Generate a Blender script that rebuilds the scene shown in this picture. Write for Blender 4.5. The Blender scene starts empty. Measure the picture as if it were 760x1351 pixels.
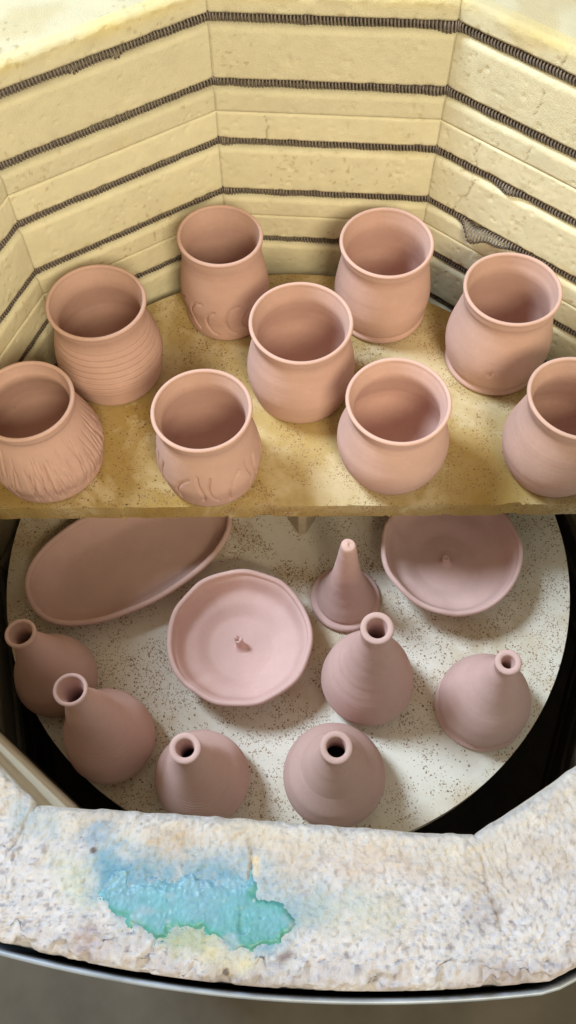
import bpy, math, random
import numpy as np
from mathutils import Matrix, Vector

random.seed(7)
RNG = np.random.default_rng(11)
SC = bpy.context.scene
COL = SC.collection
H0 = 1.2                     # camera height above the garage floor; z = H0 - depth below the camera
PI = math.pi

# ------------------------------------------------------------------ noise
def _hash(ix, iy, iz, seed):
    h = (ix.astype(np.uint32) * np.uint32(374761393) + iy.astype(np.uint32) * np.uint32(668265263)
         + iz.astype(np.uint32) * np.uint32(2147483647) + np.uint32(seed * 144665 + 977))
    h = (h ^ (h >> np.uint32(13))) * np.uint32(1274126177)
    h = h ^ (h >> np.uint32(16))
    h = h * np.uint32(2246822519)
    h = h ^ (h >> np.uint32(15))
    return (h & np.uint32(0xFFFFFF)).astype(np.float64) / 16777215.0

def vnoise(p, scale, seed=0):
    q = np.asarray(p, float) * scale + 1000.0
    i = np.floor(q).astype(np.int64); f = q - i
    f = f * f * f * (f * (f * 6 - 15) + 10)
    r = 0
    for dx in (0, 1):
        wx = f[:, 0] if dx else 1 - f[:, 0]
        for dy in (0, 1):
            wy = f[:, 1] if dy else 1 - f[:, 1]
            for dz in (0, 1):
                wz = f[:, 2] if dz else 1 - f[:, 2]
                r = r + wx * wy * wz * _hash(i[:, 0] + dx, i[:, 1] + dy, i[:, 2] + dz, seed)
    return r * 2 - 1

def fbm(p, scale, octs=4, seed=0, gain=.5):
    a, r, t = 1.0, 0, 0
    for o in range(octs):
        r = r + a * vnoise(p, scale * 2.03 ** o, seed + o * 7); t += a; a *= gain
    return r / t

def sstep(a, b, x):
    t = np.clip((x - a) / (b - a), 0, 1)
    return t * t * (3 - 2 * t)

def seg_dist(px, py, pts):
    """distance from points to an open polyline"""
    d = np.full(px.shape, 1e9)
    for (ax, ay), (bx, by) in zip(pts[:-1], pts[1:]):
        vx, vy = bx - ax, by - ay
        t = np.clip(((px - ax) * vx + (py - ay) * vy) / (vx * vx + vy * vy + 1e-12), 0, 1)
        d = np.minimum(d, np.hypot(px - ax - t * vx, py - ay - t * vy))
    return d

def poly_sd(px, py, pts):
    """signed distance to a closed polygon, positive inside"""
    d = seg_dist(px, py, list(pts) + [pts[0]])
    ins = np.zeros(px.shape, bool)
    n = len(pts)
    for i in range(n):
        ax, ay = pts[i]; bx, by = pts[(i + 1) % n]
        c = ((ay > py) != (by > py)) & (px < (bx - ax) * (py - ay) / (by - ay + 1e-15) + ax)
        ins ^= c
    return np.where(ins, d, -d)

# ------------------------------------------------------------------ mesh building
def mesh_obj(name, V, F, mat, parent=None, smooth=True, attr=None, loc=None):
    V = np.asarray(V, np.float32); F = np.asarray(F, np.int32)
    me = bpy.data.meshes.new(name)
    k = F.shape[1]
    me.vertices.add(len(V)); me.vertices.foreach_set('co', V.ravel())
    me.loops.add(F.size); me.loops.foreach_set('vertex_index', F.ravel())
    me.polygons.add(len(F))
    me.polygons.foreach_set('loop_start', np.arange(0, F.size, k, dtype=np.int32))
    me.polygons.foreach_set('loop_total', np.full(len(F), k, np.int32))
    me.polygons.foreach_set('use_smooth', np.full(len(F), smooth, bool))
    me.update(calc_edges=True); me.validate()
    for an, arr in (attr or {}).items():
        arr = np.asarray(arr, np.float32)
        if arr.ndim == 2:
            a = me.attributes.new(an, 'FLOAT_COLOR', 'POINT')
            a.data.foreach_set('color', np.concatenate([arr, np.ones((len(arr), 1), np.float32)], 1).ravel())
        else:
            a = me.attributes.new(an, 'FLOAT', 'POINT'); a.data.foreach_set('value', arr)
    me.materials.append(mat)
    o = bpy.data.objects.new(name, me); COL.objects.link(o)
    if parent: o.parent = parent
    if loc is not None: o.location = loc
    return o

def grid_faces(nu, nv, wrap_u=False, wrap_v=False):
    U = np.arange(nu if wrap_u else nu - 1); W = np.arange(nv if wrap_v else nv - 1)
    a, b = np.meshgrid(U, W, indexing='ij')
    a = a.ravel(); b = b.ravel(); a1 = (a + 1) % nu; b1 = (b + 1) % nv
    return np.stack([a * nv + b, a1 * nv + b, a1 * nv + b1, a * nv + b1], 1)

def catmull(pts, n):
    P = np.array(pts, float); P = np.vstack([2 * P[0] - P[1], P, 2 * P[-1] - P[-2]])
    out = []
    m = len(P) - 3
    L = [max(1e-6, np.linalg.norm(P[i + 2] - P[i + 1])) for i in range(m)]
    tot = sum(L)
    for i in range(m):
        k = max(2, int(round(n * L[i] / tot)))
        for j in range(k):
            t = j / k
            p0, p1, p2, p3 = P[i:i + 4]
            out.append(.5 * (2 * p1 + (p2 - p0) * t + (2 * p0 - 5 * p1 + 4 * p2 - p3) * t * t + (3 * p1 - p0 - 3 * p2 + p3) * t ** 3))
    out.append(P[-2])
    return np.array(out)

def empty(name, loc, label, cat, group=None):
    o = bpy.data.objects.new(name, None); COL.objects.link(o); o.location = loc
    o.empty_display_size = .05
    tag(o, label, cat, group); return o

def tag(o, label, cat, group=None):
    o['label'] = label; o['category'] = cat
    if group: o['group'] = group
    return o

# ------------------------------------------------------------------ materials
def new_mat(name):
    m = bpy.data.materials.new(name); m.use_nodes = True
    nt = m.node_tree
    return m, nt, nt.nodes['Principled BSDF']

def N(nt, typ, **kw):
    n = nt.nodes.new(typ)
    for k, v in kw.items():
        if k.startswith('i_'):
            key = k[2:]
            n.inputs[int(key) if key.isdigit() else key.replace('_', ' ')].default_value = v
        else: setattr(n, k, v)
    return n

def noise(nt, scale, detail=4, rough=.55, coord='Object', distort=0):
    tc = N(nt, 'ShaderNodeTexCoord'); n = N(nt, 'ShaderNodeTexNoise', i_Scale=scale, i_Detail=detail, i_Roughness=rough, i_Distortion=distort)
    nt.links.new(tc.outputs[coord], n.inputs['Vector']); return n.outputs['Fac']

def ramp(nt, src, stops):
    r = N(nt, 'ShaderNodeValToRGB'); cr = r.color_ramp
    while len(cr.elements) < len(stops): cr.elements.new(.5)
    for e, (p, c) in zip(cr.elements, stops):
        e.position = p; e.color = (*c, 1) if len(c) == 3 else c
    nt.links.new(src, r.inputs['Fac']); return r.outputs['Color']

def mix(nt, fac, a, b, blend='MIX'):
    m = N(nt, 'ShaderNodeMix', data_type='RGBA', blend_type=blend)
    for sock, v in ((m.inputs[0], fac), (m.inputs[6], a), (m.inputs[7], b)):
        if isinstance(v, (int, float)): sock.default_value = v
        elif isinstance(v, tuple): sock.default_value = (*v, 1)
        else: nt.links.new(v, sock)
    return m.outputs[2]

def math_n(nt, op, a, b=None):
    m = N(nt, 'ShaderNodeMath', operation=op)
    for i, v in enumerate((a, b)):
        if v is None: continue
        if isinstance(v, (int, float)): m.inputs[i].default_value = v
        else: nt.links.new(v, m.inputs[i])
    return m.outputs[0]

def bump(nt, bsdf, height, strength=.3, dist=.001):
    b = N(nt, 'ShaderNodeBump', i_Strength=strength, i_Distance=dist)
    nt.links.new(height, b.inputs['Height']); nt.links.new(b.outputs['Normal'], bsdf.inputs['Normal'])

def clay_mat(name, base, spread=.06):
    m, nt, b = new_mat(name)
    lo = tuple(c * (1 - spread) for c in base); hi = tuple(min(1, c * (1 + spread)) for c in base)
    c1 = ramp(nt, noise(nt, 28, 5), [(.3, lo), (.7, hi)])
    c2 = mix(nt, math_n(nt, 'MULTIPLY', noise(nt, 420, 2), .16), c1, (base[0] * .55, base[1] * .5, base[2] * .5))
    oi = N(nt, 'ShaderNodeObjectInfo')
    tone = ramp(nt, oi.outputs['Random'], [(0, (.93, .92, .90)), (1, (1.06, 1.05, 1.07))])
    c2 = mix(nt, 1.0, c2, tone, 'MULTIPLY')
    dust = ramp(nt, noise(nt, 55, 6, .7), [(.58, (0, 0, 0)), (.75, (.22, .22, .22))])
    c2 = mix(nt, dust, c2, (.70, .52, .45))
    nt.links.new(c2, b.inputs['Base Color'])
    b.inputs['Roughness'].default_value = 1.0; b.inputs['Specular IOR Level'].default_value = .04
    bump(nt, b, noise(nt, 1300, 4, .65), .35, .0006)
    return m

M_CLAY = clay_mat('clay_pink', (.575, .385, .325))
M_CLAY2 = clay_mat('clay_cool_lit', (.63, .435, .395))  # same clay for the lower pots, cool window light worked into its colour

def attr_mat(name, rough=.95, bscale=700, bstr=.35, rough_attr=None, spec=.15):
    m, nt, b = new_mat(name)
    a = N(nt, 'ShaderNodeAttribute', attribute_name='tint')
    c = mix(nt, math_n(nt, 'MULTIPLY', noise(nt, 350, 3), .12), a.outputs['Color'], (.35, .25, .12))
    nt.links.new(c, b.inputs['Base Color'])
    b.inputs['Roughness'].default_value = rough; b.inputs['Specular IOR Level'].default_value = spec
    bump(nt, b, noise(nt, bscale, 5, .7), bstr, .001)
    return m

M_BRICK = attr_mat('firebrick_cream', bscale=1300, bstr=.55)
M_RIM = attr_mat('firebrick_washed_rim', bscale=1100, bstr=1.0)

def glaze_mat():
    m, nt, b = new_mat('turquoise_glaze')
    a = N(nt, 'ShaderNodeAttribute', attribute_name='tint')
    nt.links.new(a.outputs['Color'], b.inputs['Base Color'])
    b.inputs['Roughness'].default_value = .5
    b.inputs['Coat Weight'].default_value = .10; b.inputs['Coat Roughness'].default_value = .2
    bump(nt, b, noise(nt, 500, 4, .6), .45, .001)
    return m
M_GLAZE = glaze_mat()

SPECKS = ((330, .20, .51, .62, (.17, .09, .045)), (540, .28, .49, .61, (.21, .12, .06)), (880, .36, .46, .59, (.27, .16, .085)), (210, .11, .55, .67, (.07, .045, .033)))
def shelf_mat(name, white, tan, ochre, amount, dens):
    m, nt, b = new_mat(name)
    big = noise(nt, 9, 5, .6, distort=.4)
    c = ramp(nt, big, [(.5 - amount, white), (.56 - amount * .7, tan), (.66 - amount * .3, ochre)])
    fine = noise(nt, 70, 6, .65)
    c = mix(nt, math_n(nt, 'MULTIPLY', fine, .35), c, tuple(x * .72 for x in tan))
    bw = noise(nt, 14, 4, .6, distort=.6)
    patch = ramp(nt, bw, [(.58, (0, 0, 0)), (.66, (.75, .75, .75))])
    c = mix(nt, patch, c, white)
    tc = N(nt, 'ShaderNodeTexCoord')
    nv = N(nt, 'ShaderNodeTexNoise', i_Scale=420, i_Detail=2); nt.links.new(tc.outputs['Object'], nv.inputs['Vector'])
    off = N(nt, 'ShaderNodeVectorMath', operation='SCALE'); off.inputs['Scale'].default_value = .0022
    nt.links.new(nv.outputs['Color'], off.inputs[0])
    wob = N(nt, 'ShaderNodeVectorMath', operation='ADD'); nt.links.new(tc.outputs['Object'], wob.inputs[0]); nt.links.new(off.outputs[0], wob.inputs[1])
    for sc, th, lo, hi, colr in SPECKS:
        v = N(nt, 'ShaderNodeTexVoronoi', i_Scale=sc, i_Randomness=1.0)
        nt.links.new(wob.outputs[0], v.inputs['Vector'])
        sep = N(nt, 'ShaderNodeSeparateColor'); nt.links.new(v.outputs['Color'], sep.inputs[0])
        den = ramp(nt, noise(nt, 15 + sc * .01, 6, .72), [(lo, (0, 0, 0)), (hi, (dens, dens, dens))])
        on = math_n(nt, 'LESS_THAN', sep.outputs[0], den)
        size = math_n(nt, 'MULTIPLY', math_n(nt, 'POWER', sep.outputs[1], 1.6), th * 2)
        dot = math_n(nt, 'LESS_THAN', v.outputs['Distance'], size)
        c = mix(nt, math_n(nt, 'MULTIPLY', math_n(nt, 'MULTIPLY', on, dot), .85), c, colr)
    nt.links.new(c, b.inputs['Base Color'])
    b.inputs['Roughness'].default_value = .93; b.inputs['Specular IOR Level'].default_value = .15
    bump(nt, b, noise(nt, 300, 5, .65), .5, .0012)
    return m

M_SHELF_UP = shelf_mat('shelf_wash_ochre', (.58, .48, .30), (.45, .335, .15), (.38, .255, .075), .12, .95)
M_SHELF_LOW = shelf_mat('shelf_wash_white', (.77, .725, .635), (.70, .625, .50), (.54, .42, .27), .06, .95)

def simple_mat(name, col, rough, metal=0, nscale=60, spread=.25, bstr=.1):
    m, nt, b = new_mat(name)
    c = ramp(nt, noise(nt, nscale, 5, .6), [(.3, tuple(x * (1 - spread) for x in col)), (.7, tuple(min(1, x * (1 + spread)) for x in col))])
    nt.links.new(c, b.inputs['Base Color']); b.inputs['Roughness'].default_value = rough; b.inputs['Metallic'].default_value = metal
    bump(nt, b, noise(nt, nscale * 6, 3), bstr, .001)
    return m

M_COIL = simple_mat('element_wire', (.24, .205, .185), .6, .3, 220, .35, .2)
M_STEEL = simple_mat('jacket_steel', (.24, .28, .34), .5, .35, 40, .2, .1)
M_STAND = simple_mat('stand_steel', (.06, .06, .065), .5, .4, 40, .2)
M_FLOOR = simple_mat('concrete_floor', (.07, .062, .05), .85, 0, 6, .35, .4)
M_POST = simple_mat('post_clay', (.50, .42, .30), .9, 0, 60, .15, .3)
M_BASE = simple_mat('kiln_base', (.05, .04, .03), .95, 0, 30, .2, .3)

# ------------------------------------------------------------------ the kiln
CX, CY, YAW, AP, WALL = .0155, .3587, -.0736, .297, .0635
C18 = math.cos(PI / 10)
def vdir(k):
    a = PI / 2 + YAW + (k + .5) * PI / 5
    return np.array([math.cos(a), math.sin(a)])
def pang(k): return PI / 2 + YAW + k * PI / 5
SIDE = 2 * AP * math.tan(PI / 10)

kiln = empty('kiln', (CX, CY, .0), 'open ten-sided electric kiln of cream firebrick with turquoise glaze spilled on its front rim', 'kiln')
KO = np.array([CX, CY, 0.0])

TOP_SHIFT = {4: np.array([-.0080, .0004]), 5: np.array([-.0110, .0005]), 6: np.array([-.001, .002])}

def outer_radius_fac(ang):
    """plan of the outside: a polygon with its corners well rounded off"""
    d = (ang - (PI / 2 + YAW) + PI / 10) % (PI / 5) - PI / 10
    b = (ang - math.radians(112) + PI) % (2 * PI) - PI
    return 1 + .45 * (1 / np.cos(d) - 1) + .085 * np.exp(-(b / .75) ** 2)

def ring_plan(e, k, t, top):
    """plan position for inset e (outwards), panel k, t in 0..1 running from vertex k-1 to vertex k"""
    R = (AP + e) / C18
    va = vdir(k - 1); vb = vdir(k)
    P = (1 - t)[:, None] * va + t[:, None] * vb
    P = P * R[:, None]
    # blend to the rounded outside
    ang = np.arctan2(P[:, 1], P[:, 0])
    rr = (AP + e) * outer_radius_fac(ang)
    w = sstep(.030, WALL, e)
    rad = np.hypot(P[:, 0], P[:, 1])
    P = P * ((1 - w) + w * rr / rad)[:, None]
    if top:
        f = 1 - sstep(0, .05, e)
        sa = TOP_SHIFT.get((k - 1) % 10, np.zeros(2)); sb = TOP_SHIFT.get(k % 10, np.zeros(2))
        P = P + f[:, None] * ((1 - t)[:, None] * sa + t[:, None] * sb)
    return P

# polygons of the stains on the front rim, in metres from the world origin (x, y)
GL = [(-0.0861, 0.0465), (-0.0795, 0.0509), (-0.0699, 0.0503), (-0.0585, 0.0478), (-0.0471, 0.0429), (-0.0387, 0.0458), (-0.0266, 0.044), (-0.0171, 0.0409), (-0.0132, 0.0374), (-0.0145, 0.0334), (-0.0107, 0.0311), (-0.0038, 0.0299), (0.002, 0.0285), (0.0045, 0.024), (0.001, 0.0197), (-0.0033, 0.017), (-0.0051, 0.0132), (-0.0106, 0.011), (-0.0155, 0.0122), (-0.0204, 0.0144), (-0.0252, 0.0139), (-0.0302, 0.0172), (-0.0371, 0.0214), (-0.0439, 0.0217), (-0.0469, 0.0212), (-0.0485, 0.0173), (-0.0528, 0.0174), (-0.0579, 0.0196), (-0.0635, 0.0216), (-0.0727, 0.0276), (-0.0816, 0.0299), (-0.0849, 0.0377)]
STAINS = [  # polygon, colour, softness, strength
    ([(-.006, .031), (.0064, .0309), (.0148, .0303), (.0126, .0269), (.0088, .0236), (.001, .0197), (-.004, .022)], (.20, .34, .38), .0022, .9),
    (GL, (.34, .46, .53), .014, .75),
    (GL, (.13, .285, .41), .006, 1.0),
    ([(-0.059, 0.0553), (-0.0464, 0.0592), (-0.0391, 0.0552), (-0.0426, 0.0483), (-0.0538, 0.0492)], (.45, .37, .28), .006, .8),
    ([(0.018, 0.0508), (0.0437, 0.0536), (0.051, 0.0439), (0.03, 0.0353), (0.0177, 0.0413)], (.47, .40, .36), .008, .7),
    ([(-0.0427, 0.0507), (-0.0268, 0.0529), (-0.0108, 0.0459), (0.005, 0.0384), (0.0268, 0.0331), (0.029, 0.0268), (0.0171, 0.0227), (0.0032, 0.02), (-0.0076, 0.0285), (-0.0266, 0.0446)], (.30, .38, .45), .006, .85),
    ([(-0.055, 0.0185), (-0.0414, 0.0212), (-0.029, 0.0166), (-0.0294, 0.012), (-0.0393, 0.0091), (-0.0531, 0.0114)], (.31, .37, .28), .004, .85),
    ([(-0.1031, 0.0481), (-0.0853, 0.045), (-0.0821, 0.0291), (-0.0951, 0.0334)], (.44, .49, .40), .006, .6),
    ([(0.0111, 0.0298), (0.0299, 0.0339), (0.0423, 0.0324), (0.0448, 0.0224), (0.0261, 0.017), (0.0139, 0.0199)], (.42, .47, .43), .007, .6),
    ([(-0.0349, 0.0134), (-0.0167, 0.0127), (-0.0121, 0.0051), (-0.0255, 0.0026), (-0.0371, 0.0067)], (.55, .52, .36), .004, .8),
    ([(-0.0181, 0.0481), (-0.014, 0.0474), (-0.0133, 0.0392), (-0.017, 0.0392)], (.62, .54, .40), .0012, .9),
    ([(-0.089, 0.0207), (-0.0782, 0.0206), (-0.0758, 0.0115), (-0.0863, 0.0105)], (.32, .27, .31), .005, .7),
    ([(-0.1208, 0.0691), (-0.1089, 0.0678), (-0.1001, 0.0658), (-0.0982, 0.0547), (-0.1105, 0.0554), (-0.1199, 0.0586)], (.30, .38, .46), .005, .85),
    ([(-0.0941, 0.0583), (-0.0905, 0.0611), (-0.0838, 0.062), (-0.075, 0.061), (-0.0727, 0.057), (-0.0782, 0.054), (-0.0861, 0.0531), (-0.0918, 0.0547)], (.20, .31, .44), .0022, .95),
    ([(-0.006, 0.0099), (-0.0015, 0.0115), (-0.0003, 0.0088), (-0.0052, 0.0062)], (.13, .09, .10), .0015, .9),
]
SPOTS = [(-0.0833, 0.0504), (-0.0167, 0.0348), (-0.0121, 0.0084), (-0.0262, 0.0045)]
RIM_CRACKS = [[(-0.1119, 0.0659), (-0.1148, 0.0588), (-0.1208, 0.0489)],
              [(0.0782, 0.0521), (0.0804, 0.0437), (0.0809, 0.0364), (0.0845, 0.0249), (0.0845, 0.0152)],
              [(-0.0179, 0.0596), (-0.0172, 0.0489), (-0.017, 0.0372)]]
# cracks in the back walls: panel, (distance along the panel, depth below the camera)
WALL_CRACKS = [(-1, [(0.057, 0.5001), (0.0589, 0.5126), (0.0541, 0.5234)]),
               (-1, [(0.0522, 0.5354), (0.0560, 0.545), (0.0567, 0.552), (0.0630, 0.562), (0.0676, 0.5713), (0.0676, 0.5802)]),
               (-1, [(0.0136, 0.4305), (0.0134, 0.4401), (0.0166, 0.4529)]),
               (-1, [(0.0119, 0.4793), (0.0123, 0.4935)]),
               (-1, [(0.0038, 0.3854), (0.0047, 0.402), (0.0084, 0.4108)]),
               (0, [(.055, .5), (.052, .51), (.0535, .521)]), (1, [(-.02, .595), (-.021, .606)])]

def rim_relief(W):
    """popcorn texture of the washed brick: height above the mean plane"""
    a = fbm(W, 160, 3, 3); b = vnoise(W, 420, 5); c = vnoise(W, 900, 9)
    d = fbm(W, 45, 2, 21)
    g = np.abs(vnoise(W, 620, 15)); return .0010 * d + .0011 * np.abs(a) + .0005 * b + .0006 * c - .0009 * (1 - g) ** 4

def top_profile():
    """closed section of the topmost ring: list of (e, depth, zone)"""
    P = []
    D0, D1 = .392, .4963
    def add(e0, d0, e1, d1, step):
        n = max(1, int(math.hypot(e1 - e0, d1 - d0) / step))
        for i in range(n): P.append((e0 + (e1 - e0) * i / n, d0 + (d1 - d0) * i / n))
    add(WALL, D1, WALL, D0 + .006, .012)
    for i in range(10):                                   # outer shoulder
        a = PI / 2 * i / 10; P.append((WALL - .006 + .006 * math.cos(a), D0 + .006 - .006 * math.sin(a)))
    add(WALL - .006, D0, .0055, D0, .0008)
    for i in range(8):                                    # inner edge
        a = PI / 2 * i / 8; P.append((.0055 - .0055 * math.sin(a), D0 + .0055 - .0055 * math.cos(a)))
    inner(P, D0 + .0055, D1 - .0015, [.414, .4697])
    P.append((0, D1 - .0015)); P.append((.0006, D1 - .0004)); P.append((.002, D1))
    add(.002, D1, WALL, D1, .012)
    return np.array(P)

def inner(P, da, db, grooves):
    def add(e0, d0, e1, d1, step):
        n = max(1, int(math.hypot(e1 - e0, d1 - d0) / step))
        for i in range(n): P.append((e0 + (e1 - e0) * i / n, d0 + (d1 - d0) * i / n))
    cur = da
    for g in grooves:
        K = [(0, g - .0050), (.0035, g - .0053), (.0135, g - .0036), (.0135, g + .0045), (.0045, g + .0056), (.0012, g + .0074), (0, g + .0100)]
        add(0, cur, 0, K[0][1], .0016)
        for (a, b), (c, d) in zip(K[:-1], K[1:]): add(a, b, c, d, .0013)
        cur = K[-1][1]
    add(0, cur, 0, db, .0016)

def low_profile(D0, D1, grooves):
    P = []
    def add(e0, d0, e1, d1, step):
        n = max(1, int(math.hypot(e1 - e0, d1 - d0) / step))
        for i in range(n): P.append((e0 + (e1 - e0) * i / n, d0 + (d1 - d0) * i / n))
    add(WALL, D1, WALL, D0, .02); add(WALL, D0, .002, D0, .012)
    P += [(.002, D0), (.0006, D0 + .0004)]
    inner(P, D0 + .0015, D1 - .0015, grooves)
    P += [(0, D1 - .0015), (.0006, D1 - .0004), (.002, D1)]
    add(.003, D1, WALL, D1, .012)
    return np.array(P)

CREAM = np.array([.79, .745, .535])
def build_ring(name, prof, top=False, grooves=(), label=None, seed=0, cream=None):
    e0 = prof[:, 0]; d0 = prof[:, 1]; nv = len(prof)
    cols = []
    for k in range(10):
        kk = k if k <= 5 else k - 10
        if top and k in (4, 5, 6): n = 250
        elif kk in (0, 1, -1): n = 130
        elif kk in (2, -2): n = 90
        else: n = 26
        t = np.linspace(0, 1, n, endpoint=False)
        eps = .0035
        t = np.unique(np.concatenate([t, [eps, 1 - eps, eps * 2, 1 - eps * 2]]))
        cols += [(k, x) for x in t]
    nu = len(cols)
    V = np.zeros((nu, nv, 3)); S = np.zeros((nu, nv)); K = np.zeros((nu, nv), int); NRM = np.zeros((nu, nv, 2)); T = np.zeros((nu, nv))
    kk = np.array([c[0] for c in cols]); tt = np.array([c[1] for c in cols])
    for k in range(10):
        sel = np.where(kk == k)[0]
        e0k = e0
        if k in (4, 5, 6):                                # the front bricks carry no element groove
            gm = (e0 < .014) & (d0 > d0.min() + .007) & (d0 < d0.max() - .002); e0k = np.where(gm, 0, e0)
        T2 = np.repeat(tt[sel], nv); E2 = np.tile(e0k, len(sel))
        P = ring_plan(E2, k, T2, top).reshape(len(sel), nv, 2)
        V[sel, :, :2] = P; K[sel] = k; T[sel] = tt[sel][:, None]
        a = pang(k); NRM[sel] = (math.cos(a), math.sin(a))
        S[sel] = (tt[sel] - .5)[:, None] * SIDE
    D = np.repeat(d0[None], nu, 0); E = np.repeat(e0[None], nu, 0)
    V[:, :, 2] = H0 - D
    W = (V + KO).reshape(-1, 3)
    E = E.ravel(); D = D.ravel(); S = S.ravel(); K = K.ravel(); T = T.ravel(); NR = NRM.reshape(-1, 2)
    Vf = V.reshape(-1, 3)
    # which points lie on the inside face / the top
    Drim = .392
    topw = (sstep(.0065, .002, D - Drim) if top else np.zeros(len(D)))
    innerw = ((E < .004) & (D > D.min() + .001) & (D < D.max() - .0005)).astype(float)
    # --- relief
    rough = .0003 * fbm(W, 40, 3, 31 + seed) + .00018 * vnoise(W, 210, 33 + seed) + .00012 * vnoise(W, 600, 34 + seed)
    pits = sstep(.66, .85, vnoise(W, 260, 41 + seed)) * .0008
    push = innerw * (rough + pits)
    gl = np.zeros(len(D))
    for g in grooves:                                    # crumbled lips beside the grooves
        near = np.exp(-((D - g) / .008) ** 2) * (E < .006)
        push += near * np.clip(fbm(W, 110, 3, 51 + seed), 0, 1) * .0022
    joint = np.exp(-((np.minimum(T, 1 - T) * SIDE) / .0006) ** 2)
    push += innerw * joint * .0012
    crack = np.zeros(len(D))
    for pk, pts in WALL_CRACKS:
        s_ = (K == pk % 10) & (E < .003)
        if s_.any():
            jx = .0012 * vnoise(W[s_], 300, 77)
            crack[s_] = np.maximum(crack[s_], np.exp(-(seg_dist(S[s_] + jx, D[s_], pts) / .00055) ** 2))
    push += crack * .0008
    push *= np.where((K >= 4) & (K <= 6), .4, 1)
    Vf[:, :2] += NR * push[:, None]
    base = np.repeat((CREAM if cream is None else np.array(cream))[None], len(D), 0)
    v = fbm(W, 22, 4, 61)[:, None]; v2 = fbm(W, 90, 3, 67)[:, None]
    base = base * (1 + .05 * v + .06 * v2)
    # scorched and rusty marks
    st = sstep(.30, .62, fbm(W, 16, 3, 83 + seed))[:, None]
    base = base * (1 - st * .35 * (1 - np.array([.80, .64, .37])))
    dk = sstep(.34, .55, fbm(W, 260, 3, 89 + seed))[:, None] * sstep(.1, .4, vnoise(W, 25, 91))[:, None]
    base = base * (1 - .3 * dk * np.array([.8, 1, 1.3]))
    for g in grooves:
        gr = sstep(.0085, .004, np.abs(D - g))[:, None] * np.clip(.45 + .6 * vnoise(W, 60, 97)[:, None], 0, .8)
        base = base * (1 - .4 * gr) + .4 * gr * np.array([.34, .29, .22])
    base = base * (1 - .55 * crack[:, None]) + .55 * crack[:, None] * np.array([.25, .16, .08])
    base = base * (1 - .3 * (innerw * joint)[:, None])
    fr = ((K >= 3) & (K <= 7))[:, None] * .7               # greyed wash on the inside of the front bricks
    base = base * (1 - fr) + fr * np.array([.50, .475, .43]) * base.mean(1)[:, None] / .6
    if top:
        base = base * (1 - .25 * (topw * ((K <= 2) | (K >= 8)))[:, None])  # back rim top coloured darker to offset the strong lamp light there
        # yellow fumed inner lip, strongest at the back
        back = ((K <= 2) | (K >= 8)).astype(float)
        lip = np.exp(-((D - .394) / .006) ** 2) * (E < .012) * back * np.clip(.6 + .6 * fbm(W, 30, 3, 101), 0, 1)
        base = base * (1 - .6 * lip[:, None]) + .6 * lip[:, None] * np.array([.80, .66, .24])
        front = ((K >= 3) & (K <= 7)).astype(float)
        # white kiln wash crusted over the front rim
        wash = np.maximum(topw, (E > .045) * sstep(.030, .018, D - Drim)) * front
        x, y = W[:, 0], W[:, 1]
        wc = np.array([.50, .505, .55])[None] * (1 + .07 * fbm(W, 60, 3, 111)[:, None] + .10 * vnoise(W, 330, 113)[:, None] + .12 * vnoise(W, 800, 114)[:, None])
        gy = sstep(.12, .5, fbm(W, 38, 4, 117))[:, None]
        wc = wc * (1 - .55 * gy) + .55 * gy * np.array([.30, .295, .345])
        pore = (sstep(.45, .75, vnoise(W, 640, 161)) * .42 + sstep(.30, .6, -fbm(W, 330, 3, 163)) * .30)[:, None]
        wc = wc * (1 - pore * np.array([.9, .95, .9]))
        tn = (sstep(.05, .45, fbm(W, 48, 4, 171)) * sstep(.055, .02, E))[:, None] * .5
        wc = wc * (1 - tn) + tn * np.array([.41, .355, .30])
        cr = sstep(.02, .006, E)[:, None] * np.clip(.75 + .5 * fbm(W, 50, 2, 119), 0, 1)[:, None]
        wc = wc * (1 - .6 * cr) + .6 * cr * np.array([.53, .495, .43])
        db = (sstep(.044, .062, E) * np.clip(.40 + 1.4 * fbm(W, 75, 4, 123), 0, 1))[:, None]
        wc = wc * (1 - .55 * db) + .55 * db * np.array([.30, .27, .31])
        jx = .004 * fbm(W, 90, 3, 131); jy = .004 * fbm(W, 90, 3, 137)
        for pts, c, soft, amt in STAINS:
            far = (np.abs(x - pts[0][0]) < .09) & (front > 0) & (topw > 0)
            sd = poly_sd(x[far] + jx[far] * min(1, soft / .003), y[far] + jy[far] * min(1, soft / .003), pts)
            m = sstep(-soft, soft, sd + .35 * soft * fbm(W[far], 140, 3, 138)) * amt * np.clip(.8 + .9 * fbm(W[far], 170, 3, 139), .15, 1)
            wc[far] = wc[far] * (1 - m[:, None]) + m[:, None] * np.array(c)
        ck = np.zeros(len(D))
        for pts in RIM_CRACKS:
            ck = np.maximum(ck, np.exp(-(seg_dist(x + jx * .3, y + jy * .3, pts) / .0007) ** 2) * np.clip(.55 + 1.2 * vnoise(W, 120, 143), 0, 1))
        for (sx, sy) in SPOTS:
            q = sstep(.0019, .0011, np.hypot((x - sx) + jx * .25, (y - sy) + jy * .25))
            wc = wc * (1 - .85 * q[:, None]) + .85 * q[:, None] * np.array([.06, .05, .06])
        ck *= front * topw
        wc = wc * (1 - .55 * ck[:, None]) + .55 * ck[:, None] * np.array([.30, .24, .18])
        base = base * (1 - wash[:, None]) + wash[:, None] * wc
        rel = rim_relief(W)
        Vf[:, 2] += topw * (front * rel + (1 - front) * .0006 * fbm(W, 60, 3, 3)) - ck * .0016
        # chewed inner edge
        edge = np.exp(-((D - .394) / .005) ** 2) * (E < .012)
        Vf[:, :2] += NR * (edge * (.0011 * fbm(W, 55, 3, 151) + .0005 * vnoise(W, 220, 153)))[:, None]
        # jagged lower fringe at the outside
        oe = sstep(.050, .0585, E) * (topw + .6 * (1 - topw) * (D < Drim + .012)) * front
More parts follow.
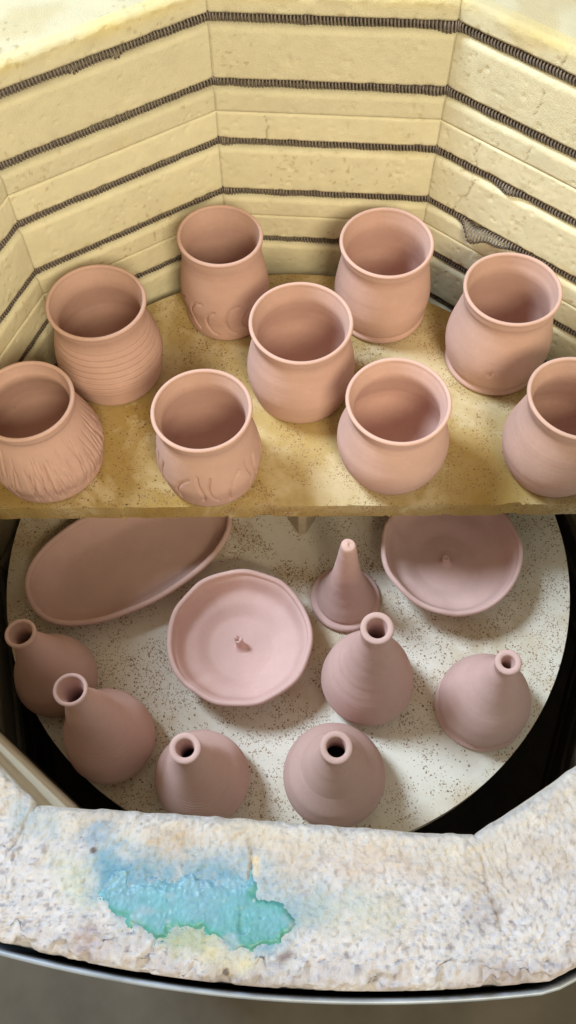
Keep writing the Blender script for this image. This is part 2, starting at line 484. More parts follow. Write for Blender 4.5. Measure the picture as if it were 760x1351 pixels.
        Vf[:, 2] -= oe * np.clip(fbm(W, 120, 3, 157), 0, 1) * .005; Vf[:, :2] -= NR * (oe * np.clip(fbm(W, 150, 3, 158), 0, 1) * .006)[:, None]
    base = np.clip(base, .02, .9)
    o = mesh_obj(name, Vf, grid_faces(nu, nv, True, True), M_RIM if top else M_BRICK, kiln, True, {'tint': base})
    if label: o['label'] = label
    return o

build_ring('brick_ring', top_profile(), True, (.414, .4697), 'topmost ring of firebrick with crusted white rim at the front', 0)
build_ring('brick_ring', low_profile(.4968, .6102, [.5277, .5832]), False, (.5277, .5832), None, 1)
build_ring('brick_ring', low_profile(.6108, .7232, [.6415, .697]), False, (.6415, .697), None, 2)
build_ring('brick_ring', low_profile(.7238, .8372, [.755, .811]), False, (.755, .811), 'firebrick ring coloured darker for the shade around the lower shelf', 3, (.27, .21, .13))  # shade of the gap round the shelf put into the brick colour
build_ring('brick_ring', low_profile(.8378, .952, [.868, .924]), False, (.868, .924), 'lowest firebrick ring, coloured near black for the shade below the shelf', 4, (.06, .05, .038))  # deep shade under the shelf painted as a near-black base colour

def coil_ring(depth, top, sag=(), seed=0):
    """one coiled wire running round the ten panels"""
    e_c = .0055; R0 = .0041; wire = .0008; spt = 10
    pts = []; nrm = []
    fine = 60
    for k in (7, 8, 9, 0, 1, 2, 3):                        # from the front right corner round the back to the front left
        t = np.linspace(0, 1, fine, endpoint=False)
        P = ring_plan(np.full(fine, e_c), k, t, top); pts.append(P); a = pang(k); nrm += [(math.cos(a), math.sin(a))] * fine
    P = np.concatenate(pts); Nn = np.array(nrm)
    Nx = np.vstack([Nn[:1], Nn, Nn[-1:]]); Nn = (Nn + Nx[2:] + Nx[:-2]); Nn /= np.linalg.norm(Nn, axis=1)[:, None]
    seg = np.linalg.norm(np.diff(P, axis=0), axis=1); s = np.concatenate([[0], np.cumsum(seg)]); L = s[-1]
    turns = int(L / .0029); n = turns * spt
    q = np.linspace(0, L, n, endpoint=False)
    panel = q / L * 7                                    # 0..10
    px = np.interp(q, s, P[:, 0]); py = np.interp(q, s, P[:, 1]); nx = np.interp(q, s, Nn[:, 0]); ny = np.interp(q, s, Nn[:, 1])
    one = np.stack([q, np.full(n, seed * 3.7), np.zeros(n)], 1)
    wob = .0007 * fbm(one, 40, 3, 201 + seed)
    rad = R0 * (1 + .07 * vnoise(one, 90, 203 + seed) + .10 * sstep(.55, .8, vnoise(one, 55, 207)))
    ph = q / L * turns * 2 * PI + .9 * fbm(one, 120, 2, 211 + seed)
    cdist = np.abs((panel + .5) % 1 - .5) * L / 7         # distance from a corner
    cb = np.exp(-(cdist / .006) ** 2)
    rad *= 1 + .22 * cb
    dz = wob + .001 * cb
    de = -.0004 * cb + .0004 * vnoise(one, 60, 217)
    for (pk, sc, w, drop, out, grow) in sag:
        c = (pk + 3 + .5 + sc / SIDE) * L / 7
        g = np.exp(-((q - c) / w) ** 2)
        dz -= drop * g; de -= out * g; rad *= 1 + grow * g
    z = H0 - depth + dz
    tx = np.gradient(px); ty = np.gradient(py); tl = np.hypot(tx, ty); tx /= tl; ty /= tl
    lean = .25 * np.sin(ph)                                # windings lean a little
    C = np.stack([px + nx * (de + rad * np.cos(ph)) + tx * lean * .003, py + ny * (de + rad * np.cos(ph)) + ty * lean * .003, z + rad * np.sin(ph)], 1)
    Tg = np.gradient(C, axis=0); Tg /= np.linalg.norm(Tg, axis=1)[:, None]
    rv = np.stack([nx * np.cos(ph), ny * np.cos(ph), np.sin(ph)], 1)
    rv -= Tg * (rv * Tg).sum(1)[:, None]; rv /= np.linalg.norm(rv, axis=1)[:, None]
    bv = np.cross(Tg, rv)
    m = 5
    A = np.arange(m) * 2 * PI / m
    V = C[:, None] + wire * (np.cos(A)[None, :, None] * rv[:, None] + np.sin(A)[None, :, None] * bv[:, None])
    return mesh_obj('heating_element', V.reshape(-1, 3), grid_faces(n, m, False, True), M_COIL, kiln)

coil_ring(.414, True, [(0, -.088, .007, .0, .002, .25), (0, .022, .004, -.001, .001, .2), (1, -.015, .004, .002, .001, .25), (1, .02, .003, .001, 0, .2)], 1)
coil_ring(.4697, True, [(0, -.085, .008, .0005, .001, .2), (1, -.09, .006, -.001, 0, .2)], 2)
coil_ring(.5277, False, [(-1, .022, .010, .002, .002, .12), (0, .09, .006, 0, .001, .2)], 3)
c4 = coil_ring(.5832, False, [(-1, .043, .011, .008, .006, .8), (-1, .020, .014, .003, .004, .4), (0, .09, .006, 0, .001, .2)], 4)
c4['label'] = 'coil with a loop sagging out of its groove at the right'
coil_ring(.6415, False, [], 5); coil_ring(.697, False, [], 6); coil_ring(.755, False, [], 7)

# glaze spilled on the front rim: a thick glassy skin over the brick
def glaze():
    xs = np.arange(-.092, .022, .00055); ys = np.arange(.006, .057, .00055)
    X, Y = np.meshgrid(xs, ys, indexing='ij'); x = X.ravel(); y = Y.ravel()
    W = np.stack([x, y, np.full(len(x), H0 - .392)], 1)
    jx = .0050 * fbm(W, 95, 4, 301); jy = .0050 * fbm(W, 95, 4, 307)
    sd = poly_sd(x + jx, y + jy, GL)
    patch = fbm(W, 75, 4, 303)
    topfade = sstep(.047, .030, y + .005 * patch) * sstep(-.090, -.070, x) * sstep(.008, -.003, x)   # thick only where it ran to
    pres = sstep(-.0005, .0028, sd) * np.clip(topfade + sstep(-.15, .25, 1.5 * patch + 1.1 * fbm(W, 200, 3, 305) + sd / .010 - .75), 0, 1)
    th = -.0012 + pres * (.00135 + .00055 * topfade) + np.exp(-((sd - .0015) / .0012) ** 2) * .0003 * topfade + .0002 * patch * topfade
    pin = sstep(.60, .75, vnoise(W, 330, 317)) * .0007 + sstep(.70, .8, vnoise(W, 150, 318)) * .0009
    rel = rim_relief(W)
    z = H0 - .392 + rel * (1 - .75 * topfade) + .0006 * topfade + th - pin
    keepf = sd + .004
    V = np.stack([x - CX, y - CY, z], 1)
    d = np.clip(sstep(.052, .014, y) * .62 + .40 * fbm(W, 50, 3, 341) + .45 * sstep(.0055, .0005, sd) * topfade, 0, 1)[:, None]
    a = np.array([.15, .26, .36]); b = np.array([.085, .235, .305]); c = np.array([.042, .205, .195])
    col = np.where(d < .5, a + (b - a) * d * 2, b + (c - b) * (d * 2 - 1))
    ed = np.exp(-((sd - .0012) / .0018) ** 2)[:, None] * topfade[:, None]
    col = col * (1 - .22 * ed) + .22 * ed * np.array([.05, .24, .20])
    vio = sstep(.2, .55, fbm(W, 80, 3, 347))[:, None] * .5
    col = col * (1 - vio) + vio * np.array([.27, .30, .40])
    spk = sstep(.72, .82, vnoise(W, 330, 351))[:, None] * .6
    col = col * (1 - spk) + spk * np.array([.08, .2, .24])
    wh = sstep(.60, .8, fbm(W, 260, 2, 353))[:, None] * .5
    col = col * (1 - wh) + wh * np.array([.40, .47, .48])
    F = grid_faces(len(xs), len(ys))
    ok = (keepf[F] > 0).all(1)
    F = F[ok]; used = np.unique(F); remap = np.full(len(x), -1); remap[used] = np.arange(len(used))
    o = mesh_obj('glaze_spill', V[used], remap[F], M_GLAZE, kiln, True, {'tint': np.clip(col[used] * (1 + .16 * fbm(W[used], 160, 4, 359)[:, None] + .10 * vnoise(W[used], 800, 361)[:, None]), .01, .9)})
    o['label'] = 'turquoise glaze melted over the front rim'
glaze()

def jacket():
    n = 300; ang = np.linspace(0, 2 * PI, n, endpoint=False)
    prof = [(.0660, .4035), (.0662, .4022), (.0672, .4018), (.0682, .4026), (.0684, .408), (.0672, .412), (.0672, .98), (.0655, .98), (.0655, .412)]
    V = []
    for a in ang:
        f = float(outer_radius_fac(np.array([a]))[0])
        for e, d in prof: V.append(((AP + e) * f * math.cos(a), (AP + e) * f * math.sin(a), H0 - d))
    o = mesh_obj('steel_jacket', V, grid_faces(n, len(prof), True, True), M_STEEL, kiln)
jacket()

def disc(name, R, z0, z1, mat, parent, n=96, bev=.002, cut=None, loc=(0, 0, 0), rfun=None, wob=.0):
    """round (or cut off) slab with bevelled edges, fan topology"""
    import bmesh
    bm = bmesh.new()
    out = []
    if cut is None: A = np.linspace(0, 2 * PI, n, endpoint=False)
    else: A = np.linspace(0, PI, n)
    for a in A:
        r = rfun(a) if rfun else R
        out.append((r * math.cos(a), r * math.sin(a)))
    if cut is not None:                                     # front edge, a little chipped
        for i in range(1, 260):
            x = -R + 2 * R * i / 260
            out.append((x, .0011 * float(fbm(np.array([[x, 0, 0]]), 45, 4, 401)[0]) + .0022 * max(0.0, float(vnoise(np.array([[x, 1, 0]]), 90, 403)[0]) - .35)))
    lo = [bm.verts.new((x, y, z0)) for x, y in out]
    hi = [bm.verts.new((x, y, z1)) for x, y in out]
    bm.faces.new(hi); bm.faces.new(lo[::-1])
    m = len(out)
    for i in range(m): bm.faces.new((lo[i], lo[(i + 1) % m], hi[(i + 1) % m], hi[i]))
    ed = [e for e in bm.edges if abs(e.verts[0].co.z - e.verts[1].co.z) < 1e-6]
    bmesh.ops.bevel(bm, geom=ed, offset=bev, segments=3, affect='EDGES', profile=.6)
    bmesh.ops.recalc_face_normals(bm, faces=bm.faces)
    me = bpy.data.meshes.new(name); bm.to_mesh(me); bm.free(); me.materials.append(mat)
    for p in me.polygons: p.use_smooth = False
    o = bpy.data.objects.new(name, me); COL.objects.link(o)
    if parent: o.parent = parent
    o.location = loc
    return o

disc('base_slab', .36, H0 - 1.03, H0 - .953, M_BASE, kiln, 60, .004)
def stand():
    V = []; F = []
    def box(x0, x1, y0, y1, z0, z1):
        b = len(V)
        for z in (z0, z1):
            for x, y in ((x0, y0), (x1, y0), (x1, y1), (x0, y1)): V.append((x, y, z))
        F.extend([(b, b + 3, b + 2, b + 1), (b + 4, b + 5, b + 6, b + 7), (b, b + 1, b + 5, b + 4), (b + 1, b + 2, b + 6, b + 5), (b + 2, b + 3, b + 7, b + 6), (b + 3, b, b + 4, b + 7)])
    box(-.27, .27, -.27, -.24, .145, .168); box(-.27, .27, .24, .27, .145, .168); box(-.27, -.24, -.24, .24, .145, .168); box(.24, .27, -.24, .24, .145, .168)
    for sx in (-1, 1):
        for sy in (-1, 1): box(sx * .255 - .014, sx * .255 + .014, sy * .255 - .014, sy * .255 + .014, 0, .145)
    mesh_obj('stand', V, F, M_STAND, kiln, False)
stand()

# ------------------------------------------------------------------ shelves and their posts
ZL = H0 - .758; ZU = H0 - .662
low = disc('kiln_shelf', .267, -.019, 0, M_SHELF_LOW, None, 160, .0025, None, (-.0005, .3586, ZL))
tag(low, 'full round white kiln shelf speckled brown, lower of the two, carrying bottles and dishes', 'kiln shelf')
up = disc('kiln_shelf', .268, -.019, 0, M_SHELF_UP, None, 120, .0022, 0, (.003, .3641, ZU))
tag(up, 'half-round kiln shelf stained ochre with straight front edge, carrying the nine cups', 'kiln shelf')

def post(x, y, z0, z1, s, rot, label):
    V = []; n = 3; F = []
    pr = []
    for i in range(3):
        a0 = rot + i * 2 * PI / 3
        for da in (-.22, -.08, .08, .22): pr.append((s * math.cos(a0 + da), s * math.sin(a0 + da)))
    m = len(pr); lev = [(z0, .95), (z0 + .002, 1), (z1 - .002, 1), (z1, .95)]
    for z, f in lev:
        for px, py in pr: V.append((px * f, py * f, z - z0))
    V += [(0, 0, 0), (0, 0, z1 - z0)]
    for l in range(3):
        for i in range(m): F.append((l * m + i, l * m + (i + 1) % m, (l + 1) * m + (i + 1) % m, (l + 1) * m + i))
    c = len(V) - 2
    for i in range(0, m, 2): F.append((c, (i + 2) % m, i + 1, i)); F.append((c + 1, 3 * m + i, 3 * m + i + 1, 3 * m + (i + 2) % m))
    o = mesh_obj('kiln_post', V, F, M_POST, None, False, loc=(x, y, z0))
    return tag(o, label, 'kiln post', 'kiln posts holding up the shelves')
post(.0135, .402, ZL, ZU - .019, .017, -PI / 2, 'pale triangular kiln post under the middle of the half shelf, left of the cone')
post(.066, .425, ZL, ZU - .019, .017, -PI / 2, 'kiln post under the half shelf hidden behind the tip of the cone')
post(.10, .147, H0 - .953, ZL - .019, .017, PI / 2, 'kiln post below the front right edge of the round white shelf')
post(-.20, .42, H0 - .953, ZL - .019, .017, 0, 'kiln post below the left side of the round white shelf')
post(.20, .46, H0 - .953, ZL - .019, .017, PI, 'kiln post below the right side of the round white shelf')
post(-.2, .46, ZL, ZU - .019, .015, 0, 'kiln post under the left end of the half shelf beside the platter')
post(.225, .43, ZL, ZU - .019, .015, PI, 'kiln post under the right end of the half shelf')

# ------------------------------------------------------------------ thrown pots
def lathe(name, outer, inner_, loc, mat, disp=None, shear=0, ell=0, n=192, dome=None, seed=0):
    """outer/inner: (r, z) polylines from the foot up to the lip and from the lip down to the inside floor"""
    prof = np.vstack([[(0, outer[0][1])], outer, inner_, [(0, inner_[-1][1])]])
    no = len(outer) + 1
    th = np.linspace(0, 2 * PI, n, endpoint=False)
    R = np.repeat(prof[:, 0][None], n, 0); Z = np.repeat(prof[:, 1][None], n, 0); TH = np.repeat(th[:, None], len(prof), 1)
    h = prof[:, 1].max()
    isout = np.zeros(len(prof)); isout[1:no - 4] = 1
    q = np.stack([np.zeros(R.size), np.full(R.size, seed * 5.1), Z.ravel()], 1)
    ringn = (.00006 * vnoise(q, 420, 5) + .00010 * vnoise(q, 150, 6)).reshape(R.shape)
    q3 = np.stack([R * np.cos(TH), R * np.sin(TH), Z], 2).reshape(-1, 3) + seed
    wob = (.00055 * vnoise(q3, 22, 8)).reshape(R.shape)
    live = (prof[:, 0] > .004)[None]
    R = R + live * (ringn + wob)
    if disp is not None:
        R = R + isout[None] * live * disp(TH, Z)
    R = R * (1 + ell * np.cos(2 * (TH - seed)))
    X = R * np.cos(TH) - shear * Z; Y = R * np.sin(TH)
    zz = Z + (np.abs(Z / h) ** 6) * .0008 * np.cos(TH + seed)
    V = np.stack([X, Y, zz], 2)
    F = grid_faces(n, len(prof), True, False)
    return mesh_obj(name, V.reshape(-1, 3), F[:, ::-1], mat, None, True, loc=loc)

def cup_profile(h, rr, rb, hb, neck=.9, nz=.80, foot=.84, flare=None, t=.0037):
    rf = rb * min(.94, foot + .035); rn = min(rr, rb) * (neck + .008)
    pts = [(rf * .90, 0), (rf * .985, .0008), (rf * 1.02, .003)]
    if flare:                                            # a turned foot ring with a small step above it
        pts = [(rf * .93, 0), (rf * 1.0, .0008), (rf * 1.035, .003), (rf * 1.03, .0055), (rf * .985, .0075), (rf * 1.01, .010)]
    pts += [(rb * .965 + (rf - rb) * .12, hb * .52), (rb, hb), (rb * .985, hb * 1.35), ((rb * .55 + rn * .45), hb + (nz * h - hb) * .55), (rn, nz * h), (rn * .5 + rr * .5, h * .91), (rr - .0006, h - .003)]
    o = catmull(pts, 90)
    a = np.linspace(-.2, PI, 9)
    lip = np.stack([rr - t / 2 + t / 2 * np.cos(a), h - .002 + .002 * np.sin(a)], 1)
    i = [(rr - t, h - .003), (rn * .5 + rr * .5 - t, h * .91), (rn - t, nz * h), ((rb * .55 + rn * .45) - t, hb + (nz * h - hb) * .55), (rb - t * 1.1, hb * 1.3), (rb - t * 1.2, hb * .9), (rf - t * .9, .012), (rf * .75, .0072), (rf * .35, .0065), (rf * .1, .0066)]
    return np.vstack([o, lip]), catmull(i, 70)

def disp_strokes(TH, Z):
    r = np.random.default_rng(4); d = np.zeros(TH.shape)
    for _ in range(240):
        a = r.uniform(0, 2 * PI); z0 = r.uniform(.006, .03); ln = r.uniform(.016, .040); sl = r.uniform(-.10, .10)
        t = np.clip((Z - z0) / ln, 0, 1); inside = sstep(-.002, .003, Z - z0) * sstep(z0 + ln + .004, z0 + ln - .004, Z)
        c = a + sl * (t - .5)
        dd = np.angle(np.exp(1j * (TH - c))) * .047
        d -= r.uniform(.0005, .0015) * np.exp(-(dd / .00065) ** 2) * inside
    return d
def disp_ridges(TH, Z):
    zz = Z + .0065 * TH / (2 * PI) + .0012 * np.sin(TH * 2 + 1)
    f = (zz / .0062) % 1
    w = sstep(.012, .022, Z) * sstep(.074, .058, Z)
    d = (-.0015 * np.exp(-((f - .5) / .10) ** 2) + .0007 * np.exp(-((f - .72) / .12) ** 2)) * w
    dots = np.exp(-((Z - .011 - .001 * np.sin(3 * TH)) / .0016) ** 2) * (np.sin(TH * 60) > .1) * sstep(-1.3, -.6, TH - 2 * PI)
    return d - .0006 * dots
def disp_fine(TH, Z):
    zz = Z + .003 * TH / (2 * PI)
    return .00045 * np.sin(zz / .0031 * 2 * PI) * sstep(.008, .016, Z) * sstep(.11, .07, Z)
def arcs_disp(arcs, R, width=.0011, depth=.0011):
    def f(TH, Z):
        d = np.zeros(TH.shape)
        for pts in arcs:
            a = np.array(pts, float); c = catmull(a, 24)
            u = (np.angle(np.exp(1j * (TH - a[0, 0])))) * R
            pl = [((p[0] - a[0, 0]) * R, p[1]) for p in c]
            near = (np.abs(u - pl[len(pl) // 2][0]) < .03)
            s = np.full(TH.shape, 1.0); s[near] = seg_dist(u[near], Z[near], pl)
            d -= depth * np.exp(-(s / width) ** 2)
        return d
    return f
A0 = -PI / 2
C_ARCS = []
for k in range(7):
    a = A0 - .75 + k * .9
    C_ARCS.append([(a + .22, .046), (a + .02, .043), (a - .12, .030), (a - .05, .016), (a + .10, .011)])
    C_ARCS.append([(a + .52, .040), (a + .36, .034), (a + .30, .022), (a + .42, .012), (a + .55, .010)])
G_ARCS = []
for k in range(6):
    a = A0 - .95 + k * 1.05
    G_ARCS.append([(a, .050), (a - .05, .036), (a + .02, .020), (a + .10, .014)])
    G_ARCS.append([(a + .62, .047), (a + .44, .038), (a + .34, .024), (a + .36, .010)])
    G_ARCS.append([(a + .80, .052), (a + .82, .040), (a + .90, .026), (a + .86, .016)])
def disp_chip(TH, Z):
    u = np.angle(np.exp(1j * (TH - (A0 - .30)))) * .047
    return -.0022 * np.exp(-((u / .0019) ** 2 + ((Z - .034) / .0024) ** 2)) - .0012 * np.exp(-(((u - .002) / .0012) ** 2 + ((Z - .0375) / .0016) ** 2))

CUPS = [  # x, y, h, lip radius, belly radius, belly height, neck, neck height, foot, foot ring, carving, label
    (-.2106, .4153, .0886, .0402, .0512, .024, .93, .82, .88, None, disp_strokes, 'pink clay cup with scratched vertical strokes at the front left corner of the upper shelf'),
    (-.1625, .5156, .0916, .0432, .0485, .0280, .915, .78, .88, None, disp_ridges, 'pink clay cup ringed with spiral grooves by the left kiln wall'),
    (-.0575, .5850, .0989, .0383, .0414, .0330, .935, .78, .90, None, arcs_disp(C_ARCS, .041, .0011, .0019), 'slim pink clay cup carved with crescent swirls against the back wall'),
    (.0132, .4922, .0905, .0445, .0490, .0300, .93, .80, .84, None, None, 'plain pink clay cup in the middle of the upper shelf, ringed by the others'),
    (.0917, .5837, .0904, .0425, .0459, .0300, .935, .80, .88, True, None, 'plain pink clay cup with turned foot ring against the back wall'),
    (.1944, .5214, .0970, .0420, .0474, .0310, .93, .80, .86, True, disp_chip, 'pink clay cup with a small chip in its belly, in front of the sagging coil'),
    (-.0672, .4035, .0905, .0412, .0449, .0280, .92, .80, .86, None, arcs_disp(G_ARCS, .045, .0010, .0022), 'pink clay cup carved with leaf strokes near the front edge of the upper shelf'),
    (.0906, .4121, .0887, .0432, .0479, .0300, .905, .80, .76, None, None, 'round-bellied plain pink clay cup with narrow waist near the front shelf edge'),
    (.2325, .4074, .0971, .0411, .0470, .0300, .90, .80, .78, None, None, 'plain pink clay cup at the front right corner, cut off by the photo edge'),
]
for i, (x, y, h, rr, rb, hb, nk, nz, ft, fl, dp, lab) in enumerate(CUPS):
    o_, i_ = cup_profile(h, rr, rb, hb, nk, nz, ft, fl)
    c = lathe('cup', o_, i_, (x, y, ZU + .0006), M_CLAY, dp, .01, .006, 360 if dp else 200, seed=i + 1)
    tag(c, lab, 'cup', 'unfired clay cups on the upper shelf')

def bottle_profile(h, rr, rb, hb, neck, shoulder=.5, foot=.86, ring=False, t=.0050):
    rf = rb * foot
    pts = [(rf * .92, 0), (rf * .99, .0008), (rf * 1.015, .0025)]
    if ring: pts = [(rb * .97, 0), (rb * 1.0, .001), (rb * 1.005, .0048), (rb * .97, .0060), (rb * .925, .0068), (rb * .935, .0095)]; rb = rb * .975
    pts += [(rb * .975, hb * .55), (rb, hb), (rb * .875, hb + (h - hb) * .19), (rb * (.645 + .6 * (shoulder - .48)), hb + (h - hb) * .38),
            (rb * .25 + neck * .74, hb + (h - hb) * .60), (neck * 1.03, hb + (h - hb) * .82), (neck * 1.02, hb + (h - hb) * .91), (rr, h - .0022)]
    o = catmull(pts, 300)
    a = np.linspace(0, PI, 9)
    lip = np.stack([rr - t / 2 + t / 2 * np.cos(a), h - .0018 + .0018 * np.sin(a)], 1)
    i = [(rr - t, h - .003), (neck - max(t, .0038) * .95, hb + (h - hb) * .86), (neck * 1.2 - t, hb + (h - hb) * .62), (rb * .42, hb + (h - hb) * .36), (rb * .84, hb), (rf * .85, .010), (rf * .3, .006)]
    return np.vstack([o, lip]), catmull(i, 50)
BOTTLES = [  # x, y, h, mouth, belly, belly height, neck, shoulder, ring, shear, fine ridges, label
    (-.2026, .2379, .1285, .0118, .0350, .023, .0098, .46, False, .023, None, 'smooth mauve clay bottle with flared mouth at the far left, close to the shelf edge'),
    (-.1508, .1849, .1560, .0123, .0373, .023, .0100, .44, False, .028, disp_fine, 'tallest ridged clay bottle with widest flared mouth, second from the left'),
    (-.0719, .1511, .1221, .0113, .0378, .023, .0102, .48, False, .033, disp_fine, 'finely ridged clay bottle behind the turquoise glaze spill'),
    (.0366, .1520, .1170, .0123, .0422, .023, .0115, .48, False, .024, None, 'broad mauve clay bottle at the front centre behind the white rim'),
    (.0682, .2334, .1446, .0123, .0398, .023, .0114, .50, False, .016, None, 'plain clay bottle standing directly in front of the pointed cone'),
    (.1673, .2134, .1233, .0101, .0396, .026, .0088, .48, True, .012, None, 'clay bottle with stepped foot and narrow mouth at the right shelf edge'),
]
for i, (x, y, h, rr, rb, hb, nk, sh, ring, shear, dp, lab) in enumerate(BOTTLES):
    o_, i_ = bottle_profile(h, rr, rb, hb, nk, sh, ring=ring, t=.0031 if i < 2 else .0050)
    c = lathe('bottle', o_, i_, (x, y, ZL + .0006), M_CLAY2, dp, shear, .004, 180, seed=i + 20)
    tag(c, lab, 'bottle', 'unfired clay bottles on the lower shelf')

# solid pointed cone with a flanged foot
cone_o = catmull([(.029, 0), (.0320, .001), (.0328, .004), (.0312, .0066), (.0270, .0074), (.0272, .010), (.0248, .017), (.0188, .032), (.0142, .050), (.0103, .075), (.0075, .100), (.0064, .1125)], 100)
cone_i = catmull([(.0061, .1145), (.0052, .1158), (.0035, .1163), (.0015, .1165)], 12)
c = lathe('clay_cone', cone_o, cone_i, (.0528, .3165, ZL + .0006), M_CLAY2, lambda TH, Z: .00018 * np.sin(Z / .0026 * 2 * PI) * sstep(.01, .02, Z), .03, 0, 120, seed=41)
tag(c, 'solid pointed clay cone on a flanged foot below the half shelf', 'cone')

def dish(loc, R, h, label, seed, rf=.030, knob=1.0):
    t = .0049
    o_ = catmull([(rf * .9, 0), (rf, .0015), (rf * 1.02, .004), (R * .64, .010), (R * .86, h * .50), (R * .965, h * .80), (R, h - .003)], 60)
    a = np.linspace(0, PI, 9)
    lip = np.stack([R - t / 2 + t / 2 * np.cos(a), h - .0028 + .0028 * np.sin(a)], 1)
    i_ = catmull([(R - t, h - .0045), (R * .955 - t, h * .80), (R * .86 - t, h * .52), (R * .66 - t * .6, .0155), (rf * 1.0, .0098), (rf * .82, .0087), (rf * .62, .0083), (rf * .3, .0081), (rf * .12, .0080)], 70)
    prof = np.vstack([[(0, 0)], o_, lip, i_, [(0, .0080)]])
    n = 200; th = np.linspace(0, 2 * PI, n, endpoint=False)
    rr = np.random.default_rng(seed)
    f = np.zeros(n)
    for k in (2, 3, 5, 7, 9, 11): f += rr.uniform(.25, 1) * np.sin(k * th + rr.uniform(0, 6.3)) * (.014 if k < 4 else .0075)
    Rr = np.repeat(prof[:, 0][None], n, 0); Z = np.repeat(prof[:, 1][None], n, 0); TH = th[:, None]
    k_ = sstep(rf * 1.05, R, Rr)
    Rr = Rr * (1 + .8 * k_ * f[:, None])
    g = np.interp(th, np.linspace(0, 2 * PI, 40), rr.normal(0, 1, 40) * .0006)
    Z = Z + k_ * (g[:, None] + .0016 * np.sin(2 * TH + seed))
    X = Rr * np.cos(TH); Y = Rr * np.sin(TH)
    q = np.stack([X, Y, Z], 2).reshape(-1, 3)
    q[:, 2] += .0003 * vnoise(q, 60, seed) * (q[:, 2] > .003)
    root = mesh_obj('dish', q, grid_faces(n, len(prof), True, False)[:, ::-1], M_CLAY2, None, True, loc=loc)
    tag(root, label, 'dish', 'shallow clay dishes with a knob in the middle')
    # the knob left in the middle, broken off at an angle
    p = catmull([(.0078, -.0006), (.0055, .0012), (.0041, .004), (.0036, .009), (.0038, .0125)], 20)
    m = 40; tt = np.linspace(0, 2 * PI, m, endpoint=False)
    pr = np.vstack([p, [(.0034, .0138), (.0022, .0128), (0, .0122)]])
    RR = np.repeat(pr[:, 0][None], m, 0); ZZ = np.repeat(pr[:, 1][None], m, 0) * knob
    X = RR * np.cos(tt)[:, None] - .18 * ZZ; Y = RR * np.sin(tt)[:, None] * .85 + .25 * ZZ
    ZZ = ZZ + sstep(.008, .013, ZZ) * .0016 * np.cos(2 * tt + 1.0)[:, None]
    V = np.stack([X, Y, ZZ + .0080], 2).reshape(-1, 3)
    mesh_obj('knob', V, grid_faces(m, len(pr), True, False)[:, ::-1], M_CLAY2, root)
dish((-.0428, .2675, ZL + .0006), .0635, .040, 'wavy-rimmed pink clay dish in the open, with a broken knob inside', 3)
dish((.1495, .3500, ZL + .0006), .0650, .040, 'wavy-rimmed pink clay dish half hidden in shade under the half shelf', 8, knob=.55)

def platter(loc, a, b, rot, h):
    n = 260; th = np.linspace(0, 2 * PI, n, endpoint=False)
    pexp = 2.25
    r = (np.abs(np.cos(th) / a) ** pexp + np.abs(np.sin(th) / b) ** pexp) ** (-1 / pexp)
    # offset profile: (inset from the rim, z)
    t = .0055
    o_ = catmull([(.020, 0), (.0175, .0012), (.0135, .006), (.006, h * .6), (.0012, h - .005), (0, h - .003)], 40)
    aa = np.linspace(0, PI, 9)
    lip = np.stack([t / 2 - t / 2 * np.cos(aa), h - .0026 + .0026 * np.sin(aa)], 1)
    i_ = catmull([(t, h - .004), (t + .004, h * .62), (t + .0105, .0115), (t + .017, .0078), (t + .03, .0070)], 40)
    prof = np.vstack([o_, lip, i_])
    P = np.stack([r * np.cos(th), r * np.sin(th)], 1)
    tg = np.roll(P, -1, 0) - np.roll(P, 1, 0); nn = np.stack([tg[:, 1], -tg[:, 0]], 1); nn /= np.linalg.norm(nn, axis=1)[:, None]
    V = []
    for d, z in prof: V.append(np.concatenate([P - nn * d, np.full((n, 1), z)], 1))
    V = np.stack(V, 1)
    last = V[:, -1].copy(); first = V[:, 0].copy()
    caps_i = [last * np.array([s, s, 1]) for s in (.8, .55, .3, .1, 0)]; caps_o = [first * np.array([s, s, 1]) for s in (0, .1, .4, .8)]
    V = np.concatenate([np.stack(caps_o, 1), V, np.stack(caps_i, 1)], 1)
    c, s = math.cos(rot), math.sin(rot)
    q = V.reshape(-1, 3); q[:, :2] += .0012 * np.stack([vnoise(q, 25, 5), vnoise(q, 25, 6)], 1)
    q[:, 2] += np.where(q[:, 2] > .004, .0006 * fbm(q, 30, 3, 9) , 0)
    q[:, :2] = np.stack([q[:, 0] * c - q[:, 1] * s, q[:, 0] * s + q[:, 1] * c], 1)
    o = mesh_obj('platter', q, grid_faces(n, V.shape[1], True, False)[:, ::-1], M_CLAY2, None, True, loc=loc)
    tag(o, 'long oval clay platter reaching in under the left of the half shelf', 'platter')
platter((-.1465, .3558, ZL + .0006), .1025, .0566, .539, .030)

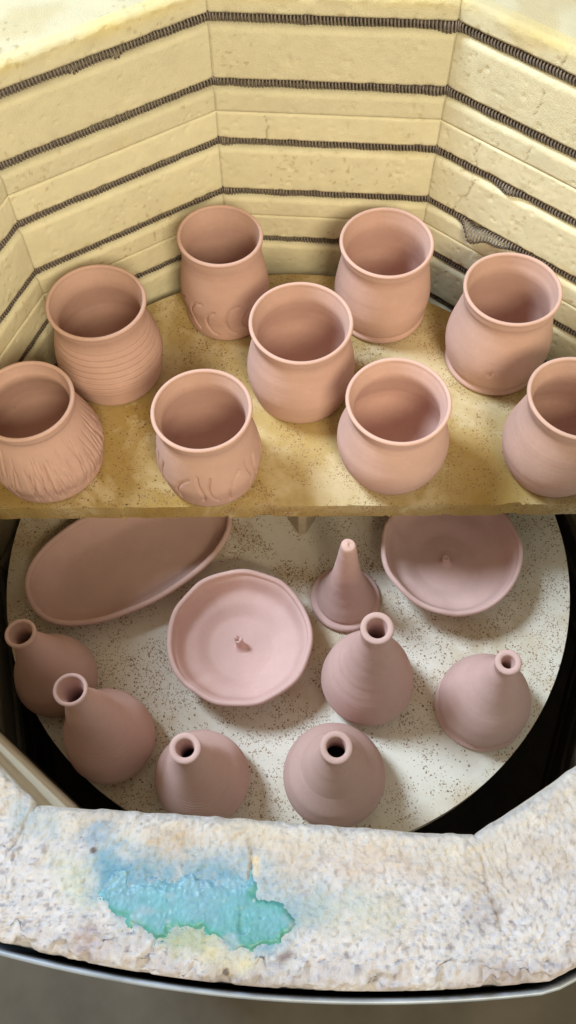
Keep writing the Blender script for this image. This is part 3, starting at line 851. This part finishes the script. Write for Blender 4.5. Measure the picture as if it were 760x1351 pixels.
# ------------------------------------------------------------------ garage floor
fl = mesh_obj('floor', [(-6, -6, 0), (6, -6, 0), (6, 6, 0), (-6, 6, 0)], [(0, 1, 2, 3)], M_FLOOR, None, False)
fl['kind'] = 'structure'

# ------------------------------------------------------------------ light
w = bpy.data.worlds.new('World'); SC.world = w; w.use_nodes = True
bg = w.node_tree.nodes['Background']; bg.inputs[0].default_value = (1.0, .84, .60, 1); bg.inputs[1].default_value = .50

def area(name, pos, target, size, power, color):
    l = bpy.data.lights.new(name, 'AREA'); l.shape = 'DISK' if not isinstance(size, tuple) else 'RECTANGLE'
    if isinstance(size, tuple): l.size, l.size_y = size
    else: l.size = size
    l.energy = power; l.color = color
    o = bpy.data.objects.new(name, l); COL.objects.link(o); o.location = pos
    d = Vector(target) - Vector(pos); o.rotation_euler = d.to_track_quat('-Z', 'Y').to_euler()
    return o
T = (CX, .30, ZL)
area('window_light', (CX - 1.22, .30 + .66, ZL + 2.0), T, .62, 74, (.70, .85, 1.0))
area('ceiling_lamp', (CX + .45, -1.25, ZU + 1.60), (CX, .5, ZU), .7, 46, (1.0, .86, .60))

# ------------------------------------------------------------------ camera
cam = bpy.data.cameras.new('camera'); co = bpy.data.objects.new('camera', cam); COL.objects.link(co)
cam.sensor_fit = 'VERTICAL'; cam.sensor_height = 24; cam.lens = 24 * 1151.42 / 1351
cam.clip_start = .01; cam.clip_end = 60
p, r = 1.0744, .0085
R0 = Vector((1, 0, 0)); U0 = Vector((0, math.sin(p), math.cos(p))); F0 = Vector((0, math.cos(p), -math.sin(p)))
R1 = R0 * math.cos(r) - U0 * math.sin(r); U1 = R0 * math.sin(r) + U0 * math.cos(r)
mw = Matrix((R1, U1, -F0)).transposed().to_4x4(); mw.translation = Vector((0, 0, H0))
co.matrix_world = mw
SC.camera = co
SC.view_settings.view_transform = 'Standard'; SC.view_settings.look = 'None'
SC.view_settings.exposure = 0; SC.view_settings.gamma = 1
SC.render.engine = 'CYCLES'; SC.cycles.max_bounces = 8; SC.cycles.diffuse_bounces = 6
SC.cycles.use_denoising = True
